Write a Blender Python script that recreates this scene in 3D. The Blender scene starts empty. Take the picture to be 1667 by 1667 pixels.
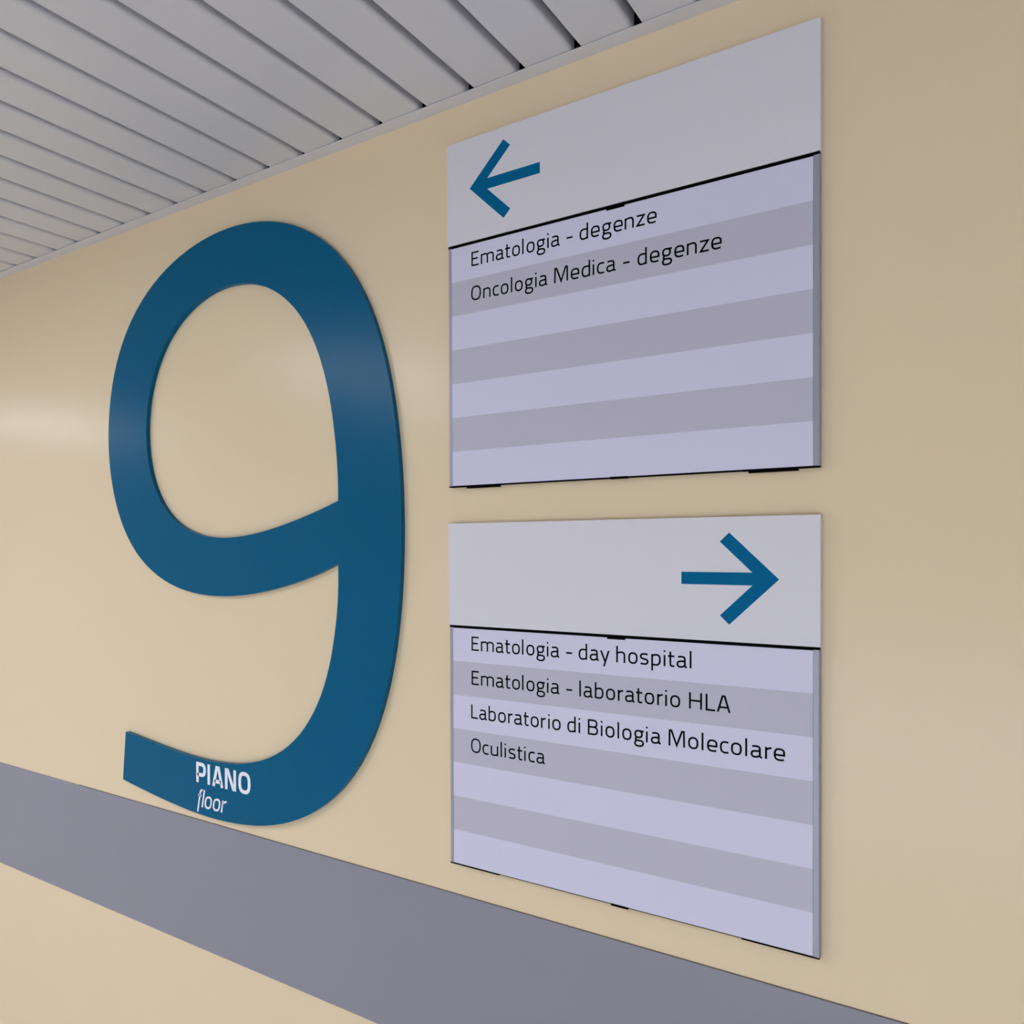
import bpy, bmesh, math
from mathutils import Matrix, Vector
from mathutils.geometry import tessellate_polygon

S = bpy.context.scene
COL = S.collection

# ------------------------------------------------------------------ camera
F_PX = 1346.975
cam_d = bpy.data.cameras.new('camera')
cam = bpy.data.objects.new('camera', cam_d)
COL.objects.link(cam)
right = Vector((0.80245617, 0.59669441, -0.00445818))
down = Vector((0.00192168, -0.01005542, -0.99994760))
fwd = Vector((-0.59670797, 0.80240555, -0.00921569))
m = Matrix.Identity(4)
for i in range(3):
    m[i][0] = right[i]; m[i][1] = -down[i]; m[i][2] = -fwd[i]
m[0][3], m[1][3], m[2][3] = 0.8141507, -1.29499167, 1.64374288
cam.matrix_world = m
cam_d.sensor_fit = 'HORIZONTAL'
cam_d.sensor_width = 36.0
cam_d.lens = 36.0 * F_PX / 1667.0
cam_d.shift_x = 200.95 / 1667.0
cam_d.shift_y = 70.99 / 1667.0
cam_d.clip_start = 0.01
S.camera = cam

# ------------------------------------------------------------------ world, exposure
w = bpy.data.worlds.new('world'); S.world = w
w.use_nodes = True
w.node_tree.nodes['Background'].inputs[0].default_value = (0.90, 0.96, 1.08, 1)
w.node_tree.nodes['Background'].inputs[1].default_value = 3.45
S.view_settings.view_transform = 'Standard'
S.view_settings.look = 'None'
S.view_settings.gamma = 1.0
S.view_settings.use_curve_mapping = False
S.view_settings.exposure = 0.0
S.cycles.max_bounces = 12
S.cycles.diffuse_bounces = 8
LAMP_POWER = 11.0                      # emission of the ceiling panels' diffusers
LAMP_COLOUR = (0.93, 0.975, 1.10, 1)
LAMP_SPOTS = ((-6.5, -1.85), (-4.0, -1.85), (-1.5, -1.85))


def srgb(r, g, b):
    f = lambda c: (c / 255 / 12.92) if c <= 10 else ((c / 255 + 0.055) / 1.055) ** 2.4
    return (f(r), f(g), f(b), 1.0)


def mat(name, col, rough=0.5, spec=0.5, metal=0.0, emit=0.0, vary=0.0, vscale=8.0, bump=0.0, bscale=300.0):
    mt = bpy.data.materials.new(name); mt.use_nodes = True
    nt = mt.node_tree; b = nt.nodes['Principled BSDF']
    b.inputs['Base Color'].default_value = col
    b.inputs['Roughness'].default_value = rough
    b.inputs['Specular IOR Level'].default_value = spec
    b.inputs['Metallic'].default_value = metal
    if emit:
        b.inputs['Emission Color'].default_value = LAMP_COLOUR
        b.inputs['Emission Strength'].default_value = emit
    tc = None
    if vary or bump:
        tc = nt.nodes.new('ShaderNodeTexCoord')
    if vary:
        n = nt.nodes.new('ShaderNodeTexNoise'); n.inputs['Scale'].default_value = vscale
        n.inputs['Detail'].default_value = 4
        nt.links.new(tc.outputs['Object'], n.inputs['Vector'])
        mr = nt.nodes.new('ShaderNodeMapRange')
        mr.inputs['To Min'].default_value = 1 - vary; mr.inputs['To Max'].default_value = 1 + vary
        nt.links.new(n.outputs['Fac'], mr.inputs['Value'])
        hsv = nt.nodes.new('ShaderNodeHueSaturation'); hsv.inputs['Color'].default_value = col
        nt.links.new(mr.outputs['Result'], hsv.inputs['Value'])
        nt.links.new(hsv.outputs['Color'], b.inputs['Base Color'])
    if bump:
        n2 = nt.nodes.new('ShaderNodeTexNoise'); n2.inputs['Scale'].default_value = bscale
        n2.inputs['Detail'].default_value = 3
        nt.links.new(tc.outputs['Object'], n2.inputs['Vector'])
        bp = nt.nodes.new('ShaderNodeBump'); bp.inputs['Strength'].default_value = bump
        bp.inputs['Distance'].default_value = 0.001
        nt.links.new(n2.outputs['Fac'], bp.inputs['Height'])
        nt.links.new(bp.outputs['Normal'], b.inputs['Normal'])
    return mt


M = dict(
    wall=mat('cream_wall_paint', (0.82, 0.678, 0.462, 1), rough=0.22, spec=0.2, vary=0.012, vscale=3, bump=0.10, bscale=120),
    wall_plain=mat('plain_wall_paint', (0.80, 0.76, 0.68, 1), rough=0.5),
    band=mat('grey_wall_guard', (0.27, 0.267, 0.327, 1), rough=0.36, spec=0.5, vary=0.02, vscale=5, bump=0.06, bscale=400),
    floor=mat('pale_linoleum', (0.80, 0.80, 0.79, 1), rough=0.35, vary=0.04, vscale=20),
    slat=mat('grey_metal_slat', (0.64, 0.645, 0.68, 1), rough=0.38, spec=0.5, vary=0.015, vscale=4),
    trim=mat('grey_metal_trim', (0.66, 0.655, 0.70, 1), rough=0.45),
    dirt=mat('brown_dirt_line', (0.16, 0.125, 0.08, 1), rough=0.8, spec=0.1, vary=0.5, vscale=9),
    void=mat('void_shade_black', (0.006, 0.006, 0.008, 1), rough=0.9, spec=0.02),
    lamp_body=mat('white_lamp_housing', (0.8, 0.8, 0.8, 1), rough=0.4),
    diffuser=mat('lamp_diffuser', (0.9, 0.9, 0.9, 1), rough=0.4, emit=LAMP_POWER),
    blue=mat('petrol_blue_lacquer', (0.0, 0.110, 0.235, 1), rough=0.24, spec=0.11, bump=0.10, bscale=160),
    white=mat('white_lacquered_panel', (0.735, 0.725, 0.785, 1), rough=0.5, spec=0.3),
    stripe_light=mat('pale_lilac_print', (0.69, 0.675, 0.85, 1), rough=0.5, spec=0.3),
    stripe_dark=mat('grey_lilac_print', (0.54, 0.525, 0.63, 1), rough=0.5, spec=0.3),
    rail=mat('satin_aluminium', (0.36, 0.375, 0.45, 1), rough=0.42, metal=0.3),
    black=mat('black_plastic', (0.001, 0.001, 0.0015, 1), rough=0.6, spec=0.04),
    ink=mat('black_print', (0.002, 0.002, 0.004, 1), rough=0.6, spec=0.04),
    arrow=mat('blue_print', (0.0, 0.132, 0.295, 1), rough=0.5, spec=0.05),
    letter=mat('white_lettering', (0.90, 0.905, 0.98, 1), rough=0.5),
)


# ------------------------------------------------------------------ helpers
def obj(name, bm, mats, parent=None, smooth=False):
    bm.normal_update()
    me = bpy.data.meshes.new(name); bm.to_mesh(me); bm.free()
    for x in (mats if isinstance(mats, (list, tuple)) else [mats]):
        me.materials.append(x)
    if smooth:
        for p in me.polygons: p.use_smooth = True
    o = bpy.data.objects.new(name, me); COL.objects.link(o)
    if parent is not None: place_under(o, parent)
    return o


def place_under(o, parent):
    # keep the part where it was built (world coordinates) while parenting it
    o.parent = parent
    o.matrix_parent_inverse = Matrix.Translation(-world_loc(parent))


def world_loc(o):
    v = Vector(o.location)
    if o.parent is not None: v = v + world_loc(o.parent) + o.matrix_parent_inverse.translation
    return v


def thing(name, label, cat, loc, group=None):
    o = bpy.data.objects.new(name, None); COL.objects.link(o)
    o.location = loc; o.empty_display_size = 0.05
    o['label'] = label; o['category'] = cat
    if group: o['group'] = group
    return o


def struct(name, bm, mats, label, smooth=False):
    o = obj(name, bm, mats, None, smooth); o['kind'] = 'structure'; o['label'] = label
    o['category'] = name.split('_')[0]
    return o


def box(bm, x0, x1, y0, y1, z0, z1, bev=0.0, mi=0):
    vs = [bm.verts.new((x, y, z)) for x in (x0, x1) for y in (y0, y1) for z in (z0, z1)]
    F = [(0, 1, 3, 2), (4, 6, 7, 5), (0, 4, 5, 1), (2, 3, 7, 6), (0, 2, 6, 4), (1, 5, 7, 3)]
    fs = []
    for q in F:
        f = bm.faces.new([vs[i] for i in q]); f.material_index = mi; fs.append(f)
    if bev:
        es = list({e for f in fs for e in f.edges})
        bmesh.ops.bevel(bm, geom=es, offset=bev, segments=2, profile=0.6, affect='EDGES')
    return fs


def bx(*a, **k):
    bm = bmesh.new(); box(bm, *a, **k); return bm


def prism(bm, loops, y0, y1, bev=0.0):
    """Flat shape (outer loop + holes, x/z points) from y0 (back) to y1 (front, nearer the viewer)."""
    tris = tessellate_polygon([[Vector((x, z, 0)) for x, z in L] for L in loops])
    flat = [p for L in loops for p in L]
    back = [bm.verts.new((x, y0, z)) for x, z in flat]
    mid = [bm.verts.new((x, y1, z)) for x, z in flat]
    for t in tris:
        try:
            bm.faces.new([mid[i] for i in t]); bm.faces.new([back[i] for i in reversed(t)])
        except ValueError:
            pass
    k = 0
    for L in loops:
        n = len(L)
        for i in range(n):
            a, b = k + i, k + (i + 1) % n
            bm.faces.new([mid[a], mid[b], back[b], back[a]])
        k += n
    bmesh.ops.recalc_face_normals(bm, faces=bm.faces[:])


# ---- stroke lettering: centre lines drawn with a pen of constant width (millimetres)
def path(d):
    tk = d.split(); i = 0; out = []; cur = None
    while i < len(tk):
        c = tk[i]; i += 1
        if c == 'M':
            cur = (float(tk[i]), float(tk[i + 1])); i += 2; out.append([cur])
        elif c == 'L':
            p = (float(tk[i]), float(tk[i + 1])); i += 2; out[-1].append(p); cur = p
        elif c == 'C':
            q = [float(v) for v in tk[i:i + 6]]; i += 6
            for s in range(1, 11):
                t = s / 10; u = 1 - t
                out[-1].append(tuple(u ** 3 * cur[k] + 3 * u * u * t * q[k] + 3 * u * t * t * q[2 + k] + t ** 3 * q[4 + k] for k in (0, 1)))
            cur = (q[4], q[5])
    return out


def stroke(bm, pts, hw, tf, y0, y1):
    closed = math.dist(pts[0], pts[-1]) < 1e-6
    if closed: pts = pts[:-1]
    n = len(pts); Lp = []; Rp = []
    for i in range(n):
        a = pts[i - 1] if (i or closed) else None
        b = pts[(i + 1) % n] if (i < n - 1 or closed) else None
        p = pts[i]
        def nrm(u, v):
            dx, dy = v[0] - u[0], v[1] - u[1]; l = math.hypot(dx, dy) or 1
            return (-dy / l, dx / l)
        if a is None: nx, ny = nrm(p, b); s = 1
        elif b is None: nx, ny = nrm(a, p); s = 1
        else:
            n1, n2 = nrm(a, p), nrm(p, b)
            nx, ny = n1[0] + n2[0], n1[1] + n2[1]; l = math.hypot(nx, ny) or 1
            nx, ny = nx / l, ny / l
            s = 1 / max(0.35, nx * n1[0] + ny * n1[1])
        Lp.append((p[0] + nx * hw * s, p[1] + ny * hw * s)); Rp.append((p[0] - nx * hw * s, p[1] - ny * hw * s))
    def V(p, y):
        x, z = tf(p); return bm.verts.new((x, y, z))
    lf = [V(p, y1) for p in Lp]; rf = [V(p, y1) for p in Rp]
    lb = [V(p, y0) for p in Lp]; rb = [V(p, y0) for p in Rp]
    for i in range(n if closed else n - 1):
        j = (i + 1) % n
        bm.faces.new([lf[i], rf[i], rf[j], lf[j]])
        bm.faces.new([lf[j], lb[j], lb[i], lf[i]]); bm.faces.new([rf[i], rb[i], rb[j], rf[j]])
    if not closed:
        for e in (0, n - 1):
            bm.faces.new([lf[e], rf[e], rb[e], lb[e]])


# light humanist face: x-height 17.4, capitals 25, ascenders 26.3 mm, pen half-width 1.15 mm
G = {
 'E': 'M 14.6 23.85 L 1.15 23.85 L 1.15 1.15 L 14.8 1.15 M 1.15 12.9 L 12.8 12.9',
 'm': 'M 1.15 0 L 1.15 17.4 M 1.15 14.9 C 3.2 16.1 5.2 16.65 7.4 16.65 C 11.2 16.65 12.9 15 12.9 11.5 L 12.9 0 M 12.6 14.6 C 14.6 16 16.6 16.65 19 16.65 C 22.9 16.65 24.6 15 24.6 11.5 L 24.6 0',
 'a': 'M 1.9 15.9 C 4 16.5 6 16.65 7.6 16.65 C 11.2 16.65 12.3 15.2 12.3 12.3 L 12.3 3.9 C 12.3 2 12.9 1.2 15.3 0.5 M 12.3 9.9 L 6.2 9.5 C 2.6 9.2 1.15 8 1.15 5.2 C 1.15 2.3 2.7 0.85 5.3 0.85 C 8 0.85 10 1.7 12.3 2.7',
 't': 'M 3.9 23.2 L 3.9 4.6 C 3.9 2 4.8 1.0 6.9 1.0 L 10 1.25 M 0.2 16.25 L 10 16.25',
 'o': 'M 7.4 16.65 C 11.8 16.65 13.65 14.2 13.65 8.75 C 13.65 3.3 11.8 0.85 7.4 0.85 C 3 0.85 1.15 3.3 1.15 8.75 C 1.15 14.2 3 16.65 7.4 16.65',
 'l': 'M 1.15 0 L 1.15 26.3',
 'g': 'M 6.9 16.65 C 10.6 16.65 12.3 15 12.3 11.4 C 12.3 7.8 10.6 6.2 6.9 6.2 C 3.2 6.2 1.5 7.8 1.5 11.4 C 1.5 15 3.2 16.65 6.9 16.65 M 9 16.4 L 15.2 16.3 M 4.2 6.9 C 2.6 5.6 2.2 4.4 2.4 3.2 C 2.7 1.8 4.2 1.45 6 1.35 L 9.6 1.15 C 12.8 0.95 14.2 -0.5 14.2 -2.9 C 14.2 -6.1 11.6 -7.4 7.5 -7.4 C 3.3 -7.4 1.15 -6.1 1.15 -3.3 C 1.15 -1 2.5 0.7 4.4 1.6',
 'i': 'M 1.15 0 L 1.15 17.4 M 1.15 21.9 L 1.15 24.7',
 '-': 'M 0 8.9 L 10.8 8.9',
 'd': 'M 13.3 0 L 13.3 26.3 M 13.3 15.9 C 11.4 16.4 9.6 16.65 8 16.65 C 3.2 16.65 1.15 14.2 1.15 8.6 C 1.15 3 3 0.85 6.8 0.85 C 9 0.85 11.2 1.5 13.3 2.6',
 'e': 'M 13.3 1.65 C 11 1.0 9.5 0.85 7.9 0.85 C 3 0.85 1.15 3.2 1.15 8.75 C 1.15 14.4 3.1 16.65 7.5 16.65 C 11.8 16.65 13.6 14.8 13.6 11 L 13.6 8.05 L 1.15 8.05',
 'n': 'M 1.15 0 L 1.15 17.4 M 1.15 14.8 C 3.5 16 5.6 16.65 8 16.65 C 11.8 16.65 13.3 14.9 13.3 11.5 L 13.3 0',
 'z': 'M 0.5 16.25 L 12.2 16.25 L 1.4 1.15 L 13.3 1.15',
 'O': 'M 9.8 24.2 C 15.9 24.2 18.45 20.8 18.45 12.5 C 18.45 4.2 15.9 0.85 9.8 0.85 C 3.7 0.85 1.15 4.2 1.15 12.5 C 1.15 20.8 3.7 24.2 9.8 24.2',
 'c': 'M 12 16.1 C 10.2 16.5 9 16.65 7.6 16.65 C 3 16.65 1.15 14.4 1.15 8.75 C 1.15 3.1 3 0.85 7.6 0.85 C 9 0.85 10.2 1 12 1.4',
 'M': 'M 1.15 0 L 1.55 23.85 L 4.3 23.85 L 12.35 1.6 L 20.4 23.85 L 23.15 23.85 L 23.55 0',
 'y': 'M 1.0 17.4 L 7.6 0.6 M 14.2 17.4 L 6.0 -8.2',
 'h': 'M 1.15 0 L 1.15 26.3 M 1.15 14.8 C 3.5 16 5.6 16.65 8 16.65 C 11.8 16.65 13.3 14.9 13.3 11.5 L 13.3 0',
 's': 'M 12.2 16.0 C 10 16.5 8.3 16.65 6.8 16.65 C 3 16.65 1.2 15.3 1.2 12.8 C 1.2 10.2 2.8 9.4 6.6 8.8 C 10.6 8.2 12 7.2 12 4.8 C 12 2 10.3 0.85 6.6 0.85 C 4.6 0.85 2.8 1.1 0.8 1.6',
 'p': 'M 1.15 -8.3 L 1.15 17.4 M 1.15 14.9 C 3.3 16 5.6 16.65 7.8 16.65 C 11.6 16.65 13.3 14.5 13.3 8.9 C 13.3 3.3 11.4 0.85 6.6 0.85 C 5.1 0.85 3.1 1.1 1.15 1.6',
 'b': 'M 1.15 26.3 L 1.15 1.6 C 3.1 1.1 5.1 0.85 6.6 0.85 C 11.4 0.85 13.2 3.3 13.2 8.9 C 13.2 14.5 11.5 16.65 7.6 16.65 C 5.6 16.65 3.3 16 1.15 14.9',
 'r': 'M 1.15 0 L 1.15 17.4 M 1.15 13.3 C 3 14.9 5.4 16.2 8.6 16.6',
 'u': 'M 1.15 17.4 L 1.15 5.5 C 1.15 2.3 2.6 0.85 6 0.85 C 8.8 0.85 11 1.6 13.5 2.8 M 13.5 0 L 13.5 17.4',
 'H': 'M 1.15 0 L 1.15 25 M 17.6 0 L 17.6 25 M 1.15 12.7 L 17.6 12.7',
 'L': 'M 1.15 25 L 1.15 1.15 L 13.6 1.15',
 'A': 'M 1.1 0 L 7.9 23.85 L 10.9 23.85 L 17.8 0 M 3.2 7.2 L 15.7 7.2',
 'B': 'M 1.15 13.0 L 1.15 23.85 L 8.6 23.85 C 13 23.85 14.9 22.4 14.9 18.6 C 14.9 15 13.2 13.1 9.2 13.0 L 1.15 13.0 L 1.15 1.15 L 9.4 1.15 C 13.9 1.15 15.9 2.8 15.9 7 C 15.9 11.2 13.8 12.9 9.2 13.0',
 # semi-bold capitals of the floor number (47 mm high, pen half-width 4 mm)
 'P2': 'M 4 0 L 4 43 L 17 43 C 26 43 29 39.5 29 31 C 29 22 26 18.5 17 18.5 L 4 18.5',
 'I2': 'M 4 0 L 4 47',
 'A2': 'M 4.2 0 L 15.2 43.2 L 21.8 43.2 L 33 0 M 8.2 11.8 L 29 11.8',
 'N2': 'M 4 0 L 4 43.4 L 9 43.4 L 27 3.6 L 32 3.6 L 32 47',
 'O2': 'M 19 43.9 C 30.5 43.9 34.2 38.5 34.2 23.5 C 34.2 8.5 30.5 3.1 19 3.1 C 7.5 3.1 4 8.5 4 23.5 C 4 38.5 7.5 43.9 19 43.9',
 # light italic, x-height 29 mm
 'f3': 'M 15.6 39.4 C 9.8 40.3 8.3 38 8.3 31 L 8.3 -13 M 2.9 26.7 L 14.2 26.7',
 'l3': 'M 2.4 0 L 2.4 41.5',
 'o3': 'M 12.2 27 C 18.8 27 21.8 23.5 21.8 14 C 21.8 4.8 18.8 1.6 12.2 1.6 C 5.5 1.6 2.6 4.8 2.6 14 C 2.6 23.5 5.5 27 12.2 27',
 'r3': 'M 2.4 0 L 2.4 28.2 M 2.4 20 C 5 23.5 9.5 26.5 14.5 27.2',
}


def lettering(name, items, base, y0, y1, material, parent, label, hw=1.40, slant=0.0):
    bm = bmesh.new()
    for ch, left in items:
        for pts in path(G[ch]):
            stroke(bm, pts, hw, lambda p, l=left: ((l + p[0] + slant * p[1]) / 1000, base + p[1] / 1000), y0, y1)
    o = obj(name, bm, material, parent); o['label'] = label
    return o

# outline of the numeral (metres on the wall)
D_OUT=[(-0.9870,1.0571),(-0.9584,1.0527),(-0.9303,1.0486),(-0.9026,1.0446),(-0.8753,1.0410),(-0.8484,1.0375),(-0.8218,1.0344),(-0.7956,1.0315),(-0.7697,1.0289),(-0.7439,1.0267),(-0.7182,1.0249),(-0.6924,1.0235),(-0.6664,1.0227),(-0.6402,1.0225),(-0.6135,1.0229),(-0.5866,1.0241),(-0.5595,1.0261),(-0.5325,1.0292),(-0.5056,1.0332),(-0.4790,1.0385),(-0.4528,1.0450),(-0.4271,1.0529),(-0.4021,1.0621),(-0.3778,1.0727),(-0.3544,1.0847),(-0.3319,1.0981),(-0.3104,1.1128),(-0.2901,1.1290),(-0.2710,1.1465),(-0.2530,1.1652),(-0.2362,1.1851),(-0.2206,1.2061),(-0.2063,1.2280),(-0.1932,1.2508),(-0.1812,1.2744),(-0.1705,1.2988),(-0.1608,1.3237),(-0.1522,1.3491),(-0.1445,1.3750),(-0.1378,1.4012),(-0.1319,1.4276),(-0.1269,1.4542),(-0.1226,1.4810),(-0.1190,1.5079),(-0.1160,1.5348),(-0.1136,1.5618),(-0.1118,1.5887),(-0.1104,1.6157),(-0.1095,1.6426),(-0.1091,1.6695),(-0.1091,1.6964),(-0.1096,1.7233),(-0.1105,1.7503),(-0.1119,1.7772),(-0.1137,1.8041),(-0.1160,1.8310),(-0.1189,1.8579),(-0.1223,1.8848),(-0.1263,1.9116),(-0.1309,1.9384),(-0.1362,1.9651),(-0.1423,1.9916),(-0.1492,2.0178),(-0.1569,2.0436),(-0.1656,2.0691),(-0.1753,2.0940),(-0.1861,2.1184),(-0.1979,2.1421),(-0.2109,2.1650),(-0.2250,2.1870),(-0.2403,2.2080),(-0.2568,2.2279),(-0.2745,2.2467),(-0.2934,2.2642),(-0.3135,2.2804),(-0.3347,2.2952),(-0.3568,2.3086),(-0.3800,2.3207),(-0.4041,2.3312),(-0.4289,2.3402),(-0.4546,2.3477),(-0.4808,2.3538),(-0.5075,2.3583),(-0.5347,2.3614),(-0.5621,2.3630),(-0.5897,2.3632),(-0.6173,2.3620),(-0.6449,2.3594),(-0.6724,2.3554),(-0.6995,2.3501),(-0.7262,2.3434),(-0.7524,2.3353),(-0.7780,2.3260),(-0.8028,2.3154),(-0.8269,2.3035),(-0.8499,2.2902),(-0.8719,2.2757),(-0.8928,2.2599),(-0.9124,2.2427),(-0.9307,2.2244),(-0.9477,2.2048),(-0.9633,2.1840),(-0.9775,2.1622),(-0.9902,2.1393),(-1.0014,2.1154),(-1.0111,2.0905),(-1.0192,2.0648),(-1.0259,2.0385),(-1.0310,2.0115),(-1.0346,1.9842),(-1.0368,1.9565),(-1.0375,1.9287),(-1.0368,1.9008),(-1.0345,1.8731),(-1.0307,1.8456),(-1.0253,1.8186),(-1.0184,1.7923),(-1.0100,1.7667),(-0.9999,1.7420),(-0.9882,1.7183),(-0.9750,1.6958),(-0.9603,1.6746),(-0.9440,1.6547),(-0.9263,1.6363),(-0.9070,1.6194),(-0.8863,1.6042),(-0.8644,1.5906),(-0.8414,1.5785),(-0.8174,1.5680),(-0.7925,1.5590),(-0.7669,1.5517),(-0.7407,1.5458),(-0.7141,1.5414),(-0.6872,1.5382),(-0.6602,1.5363),(-0.6332,1.5355),(-0.6065,1.5358),(-0.5802,1.5370),(-0.5541,1.5391),(-0.5283,1.5420),(-0.5026,1.5458),(-0.4768,1.5502),(-0.4510,1.5554),(-0.4250,1.5612),(-0.3988,1.5676),(-0.3725,1.5749),(-0.3462,1.5830),(-0.3198,1.5920),(-0.2936,1.6022),(-0.2675,1.6135),(-0.2669,1.5886),(-0.2673,1.5640),(-0.2687,1.5395),(-0.2709,1.5154),(-0.2739,1.4917),(-0.2776,1.4685),(-0.2819,1.4459),(-0.2868,1.4239),(-0.2925,1.4024),(-0.2991,1.3816),(-0.3066,1.3612),(-0.3152,1.3413),(-0.3250,1.3220),(-0.3360,1.3031),(-0.3482,1.2850),(-0.3616,1.2677),(-0.3762,1.2513),(-0.3921,1.2361),(-0.4091,1.2222),(-0.4273,1.2096),(-0.4466,1.1984),(-0.4669,1.1885),(-0.4880,1.1800),(-0.5098,1.1728),(-0.5323,1.1668),(-0.5552,1.1621),(-0.5785,1.1585),(-0.6020,1.1559),(-0.6256,1.1543),(-0.6492,1.1534),(-0.6725,1.1532),(-0.6955,1.1536),(-0.7182,1.1544),(-0.7407,1.1557),(-0.7630,1.1572),(-0.7853,1.1591),(-0.8077,1.1612),(-0.8303,1.1636),(-0.8532,1.1660),(-0.8763,1.1686),(-0.8996,1.1713),(-0.9233,1.1741),(-0.9471,1.1769),(-0.9742,1.1797)]
D_IN=[(-0.2667,1.7397),(-0.2666,1.7626),(-0.2672,1.7852),(-0.2683,1.8076),(-0.2701,1.8296),(-0.2722,1.8513),(-0.2748,1.8727),(-0.2777,1.8937),(-0.2810,1.9144),(-0.2848,1.9349),(-0.2892,1.9552),(-0.2943,1.9755),(-0.3001,1.9958),(-0.3067,2.0161),(-0.3142,2.0363),(-0.3227,2.0562),(-0.3322,2.0757),(-0.3427,2.0945),(-0.3543,2.1127),(-0.3671,2.1299),(-0.3810,2.1461),(-0.3959,2.1612),(-0.4119,2.1751),(-0.4289,2.1877),(-0.4468,2.1988),(-0.4656,2.2085),(-0.4852,2.2167),(-0.5054,2.2234),(-0.5262,2.2286),(-0.5473,2.2322),(-0.5688,2.2342),(-0.5904,2.2347),(-0.6120,2.2336),(-0.6336,2.2310),(-0.6549,2.2268),(-0.6758,2.2212),(-0.6963,2.2141),(-0.7161,2.2056),(-0.7353,2.1957),(-0.7536,2.1844),(-0.7710,2.1718),(-0.7874,2.1579),(-0.8026,2.1428),(-0.8167,2.1265),(-0.8295,2.1092),(-0.8410,2.0909),(-0.8512,2.0717),(-0.8600,2.0517),(-0.8674,2.0309),(-0.8734,2.0096),(-0.8779,1.9878),(-0.8810,1.9657),(-0.8826,1.9435),(-0.8827,1.9212),(-0.8813,1.8991),(-0.8785,1.8773),(-0.8742,1.8560),(-0.8684,1.8352),(-0.8610,1.8153),(-0.8522,1.7962),(-0.8419,1.7783),(-0.8300,1.7615),(-0.8168,1.7460),(-0.8023,1.7319),(-0.7864,1.7191),(-0.7694,1.7078),(-0.7513,1.6980),(-0.7322,1.6897),(-0.7122,1.6829),(-0.6915,1.6775),(-0.6703,1.6734),(-0.6485,1.6705),(-0.6265,1.6689),(-0.6044,1.6684),(-0.5821,1.6688),(-0.5600,1.6702),(-0.5381,1.6722),(-0.5165,1.6749),(-0.4954,1.6782),(-0.4747,1.6818),(-0.4543,1.6860),(-0.4340,1.6905),(-0.4138,1.6954),(-0.3935,1.7006),(-0.3729,1.7061),(-0.3522,1.7120),(-0.3312,1.7183),(-0.3099,1.7249),(-0.2884,1.7321)]

# ------------------------------------------------------------------ the corridor
X0, X1, Y0, ZC = -9.0, 4.6, -3.2, 2.56
struct('wall_back', bx(X0, X1, 0.0, 0.12, 0.0, ZC), M['wall'], 'cream painted corridor wall carrying the signs')
WX0, WX1, WZ0, WZ1 = -0.4, 3.6, 0.12, 1.22         # added window opening across the corridor, lets in sky as fill light
bm = bmesh.new()
box(bm, X0, WX0, Y0 - 0.12, Y0, 0.0, ZC); box(bm, WX1, X1, Y0 - 0.12, Y0, 0.0, ZC)
box(bm, WX0, WX1, Y0 - 0.12, Y0, 0.0, WZ0); box(bm, WX0, WX1, Y0 - 0.12, Y0, WZ1, ZC)
struct('wall_front', bm, M['wall_plain'], 'plain cream wall across the corridor')
bm = bmesh.new()
for k in range(5):
    xx = WX0 + 0.03 + (WX1 - WX0 - 0.06) * k / 4
    box(bm, xx - 0.03, xx + 0.03, Y0 - 0.09, Y0 - 0.03, WZ0, WZ1)
for zz in (WZ0 + 0.03, WZ1 - 0.03):
    box(bm, WX0, WX1, Y0 - 0.088, Y0 - 0.032, zz - 0.03, zz + 0.03)
struct('window_fill_1', bm, M['lamp_body'], 'white frame of an added fill light opening across from the signs')
struct('wall_left', bx(X0 - 0.12, X0, Y0 - 0.12, 0.12, 0.0, ZC), M['wall_plain'], 'far end wall of the corridor')
struct('wall_right', bx(X1, X1 + 0.12, Y0 - 0.12, 0.12, 0.0, ZC), M['wall_plain'], 'near end wall of the corridor')
struct('floor', bx(X0 - 0.12, X1 + 0.12, Y0 - 0.12, 0.12, -0.1, 0.0), M['floor'], 'pale linoleum corridor floor')

# slatted metal ceiling: trays 84 mm wide with turned-up rounded edges, 16 mm open joints, void above painted black
ZS = 2.4515
prof = []
R = 0.007; Hs = 0.030; Ws = 0.084
prof += [(0.0, Hs), (0.0, 0.0012), (0.0004, 0.0004), (0.0012, 0.0)]
for k in range(0, 13):
    a = math.pi / 2 * k / 12
    prof.append((Ws - R + R * math.sin(a), R - R * math.cos(a)))
prof.append((Ws, Hs))
prof = prof + [(x + (0.0008 if x < Ws / 2 else -0.0008), max(z, 0.0) + (0.0008 if z < Hs else 0)) for x, z in reversed(prof)]
bm = bmesh.new()
x = -1.43505 - 0.1 * int((-1.43505 - X0) / 0.1)
while x + Ws < X1:
    ring = [[bm.verts.new((x + px, yy, ZS + pz)) for px, pz in prof] for yy in (Y0 + 0.004, -0.020)]
    n = len(prof)
    for i in range(n):
        j = (i + 1) % n
        f = bm.faces.new([ring[0][i], ring[1][i], ring[1][j], ring[0][j]])
    x += 0.1
for f in box(bm, X0, X1, Y0, 0.0, 2.52, ZC) + box(bm, X0, X1, -0.004, -0.0018, 2.4508, 2.5199): f.material_index = 1  # black backing and wall liner paint in the shade above the slats
bmesh.ops.recalc_face_normals(bm, faces=bm.faces[:])
struct('ceiling', bm, [M['slat'], M['void']], 'suspended ceiling of grey metal slats with open joints')

# edge angle between ceiling and wall
bm = bmesh.new()
box(bm, X0, X1, -0.032, -0.0002, 2.4492, 2.4505)
box(bm, X0, X1, -0.0016, -0.0002, 2.4505, 2.475)
struct('trim_1', bm, M['trim'], 'thin grey metal edge angle where the ceiling meets the wall')
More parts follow.
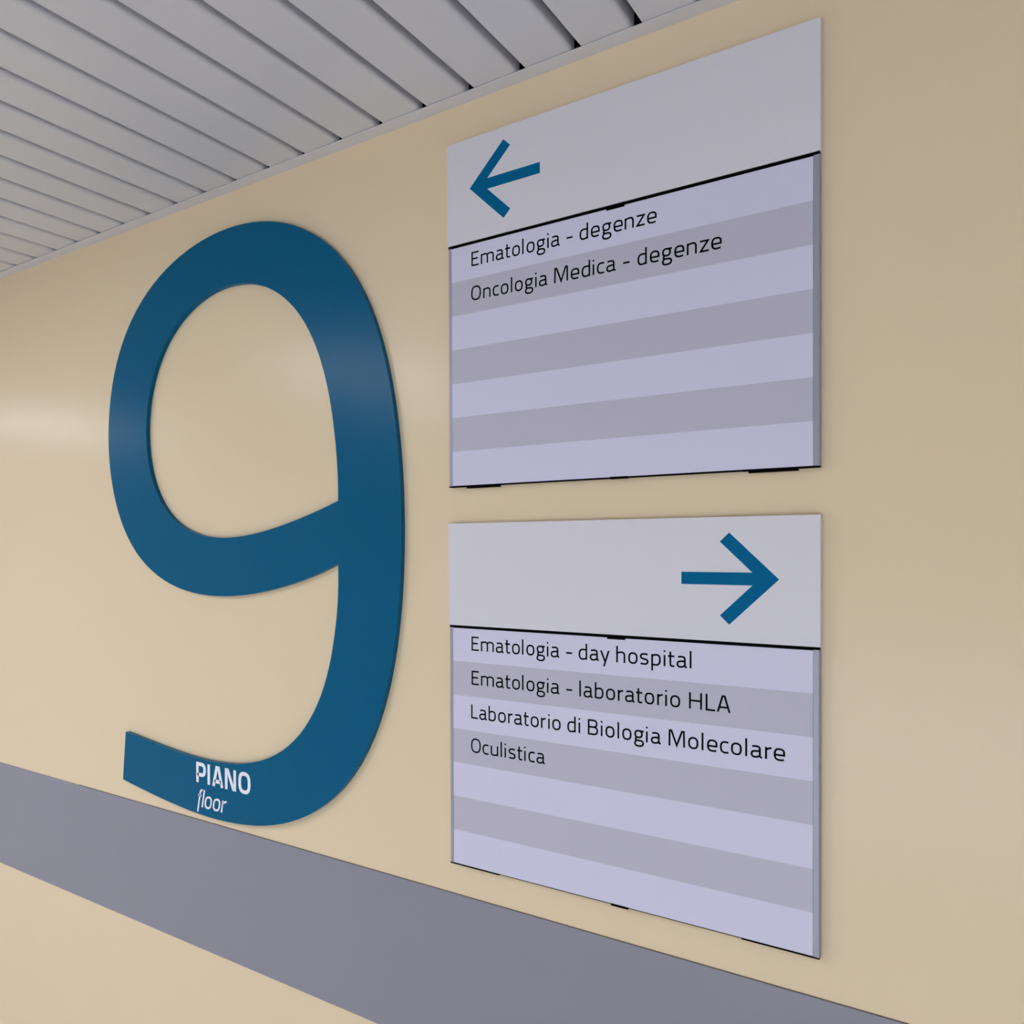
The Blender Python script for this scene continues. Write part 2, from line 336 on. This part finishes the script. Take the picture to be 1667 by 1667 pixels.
# wall guard band
bm = bmesh.new()
box(bm, X0 + 0.002, X1 - 0.002, -0.0022, -0.0001, 0.7013, 1.0046, bev=0.0007)
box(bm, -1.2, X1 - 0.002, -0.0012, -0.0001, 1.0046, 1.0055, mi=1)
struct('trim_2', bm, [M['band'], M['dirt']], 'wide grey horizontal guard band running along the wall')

# ------------------------------------------------------------------ ceiling lamps
def make_lamp(x, y, label):
    t = thing('ceiling_light', label, 'light', (x, y, 2.4515), 'ceiling panel lights along the corridor')
    bm = bmesh.new(); a = 0.298
    c = 0.598
    box(bm, x - a, x + a, y - c, y - c + 0.012, 2.4335, 2.4512); box(bm, x - a, x + a, y + c - 0.012, y + c, 2.4335, 2.4512)
    box(bm, x - a, x - a + 0.012, y - c + 0.012, y + c - 0.012, 2.4335, 2.4512); box(bm, x + a - 0.012, x + a, y - c + 0.012, y + c - 0.012, 2.4335, 2.4512)
    obj('frame', bm, M['lamp_body'], t)
    obj('diffuser', bx(x - a + 0.012, x + a - 0.012, y - c + 0.012, y + c - 0.012, 2.4365, 2.446), M['diffuser'], t)
    return t
for k, (x, y) in enumerate(LAMP_SPOTS):
    make_lamp(x, y, 'long white panel light set under the slatted corridor ceiling')

# ------------------------------------------------------------------ floor number
nine = thing('floor_number', 'large petrol blue numeral 9 fixed to the cream wall above the grey band', 'sign', (-0.573, 0.0, 1.03))
bm = bmesh.new()
prism(bm, [D_OUT, D_IN], -0.0003, -0.012)
o = obj('numeral', bm, M['blue'], nine)
YN = -0.0121
lettering('caption', [('P2', -704.2), ('I2', -664.9), ('A2', -649.2), ('N2', -606.0), ('O2', -562.0)], 1.0978, -0.0119, -0.0125, M['letter'], nine, 'white capital lettering reading PIANO', hw=4.2)
lettering('caption', [('f3', -706.0), ('l3', -686.9), ('o3', -678.3), ('o3', -650.0), ('r3', -621.3)], 1.0413, -0.0119, -0.0125, M['letter'], nine, 'white italic lettering reading floor', hw=2.35, slant=0.20)

# ------------------------------------------------------------------ directory signs
def arrow_bm(tip, sgn, y0, y1):
    # 45 degree open arrow: head arms and shaft in one outline
    t = 0.0187 / 2; k = 0.0187 / math.sqrt(2)
    hx, L, s2 = 0.0681, 0.1377, 0.0187 * math.sqrt(2)
    pts = [(0, 0), (hx, hx), (hx + k, hx - k), (s2 + t, t), (L, t), (L, -t), (s2 + t, -t), (hx + k, -hx + k), (hx, -hx)]
    pts = [(tip[0] + sgn * x, tip[1] + z) for x, z in pts]
    if sgn < 0: pts.reverse()
    bm = bmesh.new(); prism(bm, [pts], y0, y1); return bm


def make_sign(label, ztop, zhead, zins, zbot, bounds, tip, sgn, arrow_label, lines, clips):
    t = thing('directory_sign', label, 'sign', (0.304, 0.0, zbot), 'directory signs right of the floor number')
    # back plate (black) against the wall
    obj('back_plate', bx(0.001, 0.6075, -0.0100, -0.0003, zbot - 0.0010, ztop - 0.006), M['black'], t)
    # white header
    hd = obj('header_panel', bx(-0.0020, 0.6099, -0.0142, -0.0005, zhead, ztop, bev=0.0006), M['white'], t)
    hd['label'] = 'plain white header panel with a blue arrow'
    # cut the plate out of the header: header is a solid cap in front, plate stops behind it
    ar = obj('arrow', arrow_bm(tip, sgn, -0.0141, -0.0145), M['arrow'], hd); ar['label'] = arrow_label
    # striped insert
    bm = bmesh.new()
    zs = [zins] + bounds + [zbot + 0.0012]
    xs = (0.0062, 0.6000)
    rows = [[bm.verts.new((x, -0.0119, z)) for x in xs] for z in zs]
    rowb = [[bm.verts.new((x, -0.0095, z)) for x in xs] for z in zs]
    for i in range(len(zs) - 1):
        f = bm.faces.new([rows[i][0], rows[i + 1][0], rows[i + 1][1], rows[i][1]]); f.material_index = i % 2
        for c in (0, 1):
            f = bm.faces.new([rows[i][c], rowb[i][c], rowb[i + 1][c], rows[i + 1][c]]); f.material_index = i % 2
    bm.faces.new([rows[0][0], rows[0][1], rowb[0][1], rowb[0][0]])
    bm.faces.new([rows[-1][0], rowb[-1][0], rowb[-1][1], rows[-1][1]])
    bmesh.ops.recalc_face_normals(bm, faces=bm.faces[:])
    ins = obj('insert_panel', bm, [M['stripe_light'], M['stripe_dark']], t)
    ins['label'] = 'pale lilac insert with alternating lighter and darker stripes'
    for base, items, lab in lines:
        lettering('text_line', items, base, -0.0118, -0.0121, M['ink'], ins, lab)
    # aluminium side rails
    for nm, xa, xb in (('l', -0.0012, 0.0060), ('r', 0.6002, 0.6086)):
        bm = bmesh.new()
        if nm == 'l':
            pr = [(xa, -0.0005), (xa, -0.0100), (xa + 0.0012, -0.0120), (xb - 0.0004, -0.0120), (xb, -0.0114), (xb, -0.0005)]
        else:
            pr = [(xa, -0.0005), (xa, -0.0114), (xa + 0.0004, -0.0118), (xa + 0.0048, -0.0118), (xa + 0.0052, -0.0124), (xb - 0.0012, -0.0124), (xb, -0.0110), (xb, -0.0005)]
        ra = [bm.verts.new((x, y, zbot + 0.0008)) for x, y in pr]; rb = [bm.verts.new((x, y, zhead - 0.0042)) for x, y in pr]
        for i in range(len(pr)):
            j = (i + 1) % len(pr); bm.faces.new([ra[i], ra[j], rb[j], rb[i]])
        bm.faces.new(ra); bm.faces.new(list(reversed(rb)))
        bmesh.ops.recalc_face_normals(bm, faces=bm.faces[:])
        obj('side_rail', bm, M['rail'], t)
    # black joint below the header with its finger tab
    jt = obj('joint_strip', bx(-0.0008, 0.6084, -0.0116, -0.0101, zins + 0.0001, zhead - 0.0001), M['black'], t)
    tabs = [(0.2995, 0.3300, zins - 0.0026, zins + 0.0012)]
    obj('finger_tab', bx(0.2995, 0.3300, -0.0123, -0.0098, zins - 0.0024, zins + 0.0020, bev=0.0005), M['black'], t)
    obj('finger_tab', bx(0.3050, 0.3335, -0.0124, -0.0060, zbot - 0.0022, zbot + 0.0016, bev=0.0005), M['black'], t)
    # black corner pieces closing the bottom edge
    for xa, xb in ((-0.0010, 0.1005), (0.5050, 0.6084)):
        obj('corner_cap', bx(xa, xb, -0.0122, -0.0008, zbot - 0.0014, zbot + 0.0008), M['black'], t)
    for xa, xb in clips:
        obj('mounting_clip', bx(xa, xb, -0.0090, -0.0008, zbot - 0.0040, zbot - 0.0010), M['black'], t)
    return t


def T(s, lefts):
    return list(zip(s.replace(' ', ''), lefts))


L1 = T('Ematologia - degenze', [48.2, 67.6, 97.8, 115.8, 129.9, 149.2, 157.6, 176.8, 196.2, 203.2, 230.9, 254.1, 273.6, 292.8, 311.9, 330.2, 349.0, 366.1])
L2 = T('Oncologia Medica - degenze', [47.4, 72.1, 91.3, 107.3, 127.2, 134.9, 154.3, 173.6, 180.6, 208.6, 238.4, 257.5, 276.6, 283.9, 299.7, 327.3, 350.9, 370.4, 389.3, 408.3, 427.1, 446.0, 462.9])
L3 = T('Ematologia - day hospital', [45.6, 65.0, 95.2, 113.2, 127.3, 146.6, 155.0, 174.2, 193.6, 200.6, 228.3, 250.8, 270.1, 288.1, 315.1, 334.8, 353.7, 371.8, 391.1, 397.4, 411.0, 430.8])
L4 = T('Ematologia - laboratorio HLA', [45.6, 65.0, 95.2, 113.2, 127.3, 146.6, 155.0, 174.2, 193.6, 200.6, 228.3, 251.8, 259.3, 278.8, 297.8, 317.7, 329.5, 347.1, 361.2, 381.0, 393.5, 401.2, 429.8, 454.3, 470.6])
L5 = T('Laboratorio di Biologia Molecolare', [44.4, 61.0, 80.1, 99.4, 119.2, 131.1, 148.7, 162.8, 182.3, 195.6, 203.1, 230.4, 250.4, 266.7, 288.9, 296.8, 316.9, 324.8, 344.2, 363.3, 370.9, 398.5, 428.3, 448.3, 456.2, 474.9, 490.6, 510.5, 518.0, 537.6, 549.2])
L6 = T('Oculistica', [43.9, 67.6, 84.2, 104.0, 112.0, 120.0, 136.4, 150.3, 158.2, 173.5])

make_sign('upper white directory sign with a blue arrow pointing left and two lines of text',
          2.3754, 2.1922, 2.1868, 1.7550, [2.1255 - 0.0614 * k for k in range(6)], (0.0462, 2.2855), 1, 'blue arrow pointing left',
          [(2.1474, L1, 'black line of text reading Ematologia - degenze'), (2.0860, L2, 'black line of text reading Oncologia Medica - degenze')],
          ((0.034, 0.100), (0.514, 0.580)))
make_sign('lower white directory sign with a blue arrow pointing right and four lines of text',
          1.6878, 1.5027, 1.4975, 1.0662, [1.4372 - 0.0617 * k for k in range(6)], (0.5567, 1.5962), -1, 'blue arrow pointing right',
          [(1.4586, L3, 'black line of text reading Ematologia - day hospital'), (1.3971, L4, 'black line of text reading Ematologia - laboratorio HLA'),
           (1.3363, L5, 'black line of text reading Laboratorio di Biologia Molecolare'), (1.2752, L6, 'black line of text reading Oculistica')],
          ())
